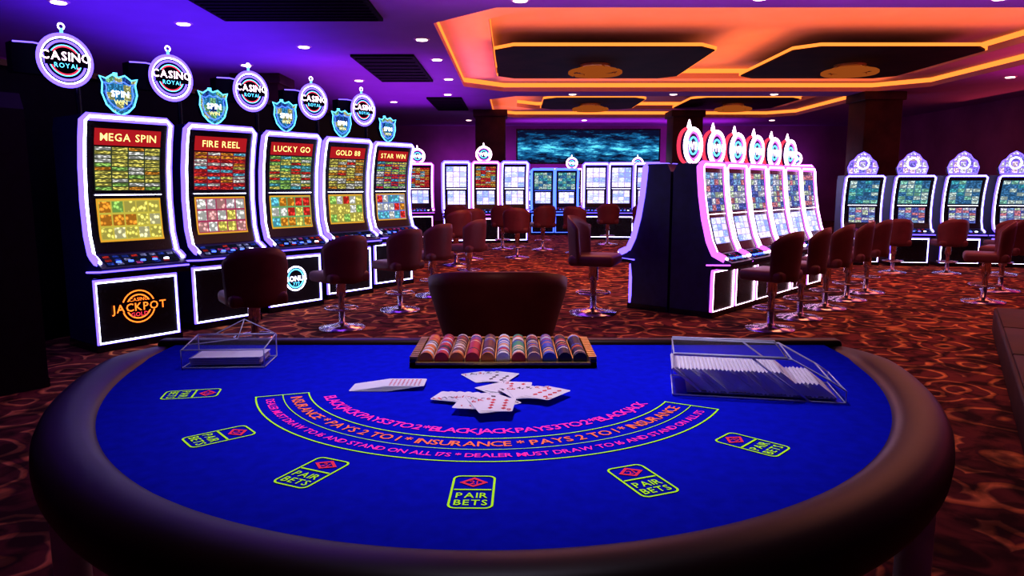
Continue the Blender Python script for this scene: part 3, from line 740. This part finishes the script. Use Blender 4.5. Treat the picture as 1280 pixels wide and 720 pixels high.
inst('tub_chair', TUB, (-.08, 4.05, 0), deg(180))
inst('slot_chair', SCH, (.86, 7.55, 0), deg(70), 1.04)
for x, y, r in ((-1.98, 5.45, 215), (-1.62, 6.75, 225), (-1.22, 7.75, 228), (-.98, 8.8, 232), (-.60, 9.9, 235)):
    inst('slot_chair', SCH, (x, y, 0), deg(r), .90)
for i in range(5):
    c = P0 + d * (-.16 + .78 * i) + fdir * .70; inst('slot_chair', SCH, (c.x, c.y, 0), deg(49 + 180 + (-6, 8, 0, 5, -4)[i]), .94)
for i in range(2):
    c = P0 + d * (1.9 + 1.0 * i) - fdir * (.95 + .72); inst('slot_chair', SCH, (c.x, c.y, 0), deg(49 + (0, 12, -8)[i]))
for i in range(4): inst('slot_chair', SCH, (5.95 + .78 * i, 11.2 - .12 * i, 0), deg(171 + i * 5), .85)
for x, y, r in ((-.75, 13.2, 190), (.1, 13.5, 170), (-.2, 15.4, 180), (.65, 15.2, 200), (1.3, 14.5, 150), (-1.2, 15.5, 188), (2.2, 16.6, 180), (3.0, 16.6, 180), (-.95, 12.2, 215), (5.5, 8.3, 240), (6.3, 9.2, 225)):
    inst('slot_chair', SCH, (x, y, 0), deg(r), .95)

# low dark wooden platform edge at the right of the aisle
a = math.atan2(4.6, 2.8)
bq = empty('wooden_plinth', (2.35, 3.2, 0), a)
mb = MB(); mb.box((1.8, -.60, .11), (4.4, 1.1, .22), M['wood'], bev=.02)
for k in range(4): mb.box((.16 + k * 1.09, -.60, .228), (1.06, 1.06, .02), M['wood'], bev=.006)
obj('bench', mb.mesh('plinth'), parent=bq)

# ------------------------------------------------------------------ LIGHTS
def area(name, loc, rot, sx, sy, col, p):
    l = bpy.data.lights.new(name, 'AREA'); l.shape = 'RECTANGLE'; l.size = sx; l.size_y = sy; l.color = col; l.energy = p
    o = bpy.data.objects.new(name, l); COL.objects.link(o); o.location = loc; o.rotation_euler = [deg(q) for q in rot]; return o
def spot(name, loc, tgt, col, p, ang, blend=.8, size=.15):
    l = bpy.data.lights.new(name, 'SPOT'); l.color = col; l.energy = p; l.spot_size = deg(ang); l.spot_blend = blend; l.shadow_soft_size = size
    o = bpy.data.objects.new(name, l); COL.objects.link(o); o.location = loc; o.rotation_euler = (Vector(tgt) - Vector(loc)).to_track_quat('-Z', 'Y').to_euler(); return o
spot('table_spotlight', (0, 1.9, 3.5), (0, 1.68, .9), (.82, .76, 1.0), 240, 46, 1.0, .25)
spot('chair_fill', (-.2, 1.6, 3.5), (0, 4.6, .6), (1.0, .45, .40), 90, 42, 1.0, .2)  # unseen fill added to brighten the back of the tub chair
area('violet_uplight', (-4.6, 9.5, 2.7), (180, 0, 0), 3.0, 9, (.17, .04, 1.0), 170)
area('violet_uplight', (-2.6, 17, 2.7), (180, 0, 0), 3.0, 8, (.48, .04, .9), 110)
area('magenta_uplight', (10.8, 11, 2.7), (180, 0, 0), 2.5, 8, (.9, .05, .40), 110)
area('magenta_uplight', (4.0, 26, 2.9), (180, 0, 0), 8, 1.5, (.7, .06, .9), 80)
area('violet_uplight', (3.0, 8.6, 2.7), (180, 0, 0), 9, 1.2, (.55, .05, .75), 55)
area('cove_uplight', (4.2, 11.4, 3.66), (180, 0, 0), 9.4, 2.6, (1, .28, .07), 105)
area('cove_uplight', (4.3, 14.7, 3.66), (180, 0, 0), 1.0, 3.8, (1, .28, .07), 22)
area('cove_uplight', (-.70, 13.8, 3.66), (180, 0, 0), .5, 6.5, (1, .20, .12), 22)
area('cove_uplight', (4.2, 17.2, 3.66), (180, 0, 0), 9.0, .8, (1, .28, .07), 32)
area('cove_uplight', (4.2, 19.6, 3.66), (180, 0, 0), 8.5, 1.0, (1, .28, .07), 50)
area('cove_uplight', (.1, 21.8, 3.66), (180, 0, 0), 1.0, 4.5, (1, .25, .08), 22)
area('wall_washer', (12.2, 14, 2.8), (0, 90, 0), 1.5, 12, (1, .12, .12), 70)
area('wall_washer', (4, 27.2, 2.0), (90, 0, 0), 14, 1.5, (.55, .10, .9), 90)
area('warm_downlight', (3.6, 6.6, 3.55), (0, 0, 0), 2.0, 2.5, (1, .36, .18), 60)
area('warm_downlight', (.6, 10.5, 3.5), (0, 0, 0), 2.5, 4, (1, .38, .17), 130)
area('warm_downlight', (7.0, 9.5, 3.5), (0, 0, 0), 3, 3.5, (1, .30, .2), 75)
area('violet_downlight', (-1.6, 6.5, 3.5), (0, 0, 0), 1.5, 5, (.30, .08, 1.0), 55)
area('violet_downlight', (1.5, 17.5, 3.5), (0, 0, 0), 5, 2, (.45, .10, 1.0), 80)
w = bpy.data.worlds.new('world'); sc.world = w; w.use_nodes = True
w.node_tree.nodes['Background'].inputs[0].default_value = (.10, .04, .2, 1); w.node_tree.nodes['Background'].inputs[1].default_value = .2

cam = bpy.data.cameras.new('camera'); cam.sensor_width = 36; cam.lens = 900 / 1280 * 36; cam.clip_end = 100
co = bpy.data.objects.new('camera', cam); COL.objects.link(co); co.location = (0, 0, 1.35); co.rotation_euler = (pi / 2 - math.atan(128 / 900), 0, 0)
sc.camera = co
sc.view_settings.view_transform = 'Standard'; sc.view_settings.look = 'None'; sc.view_settings.gamma = .84
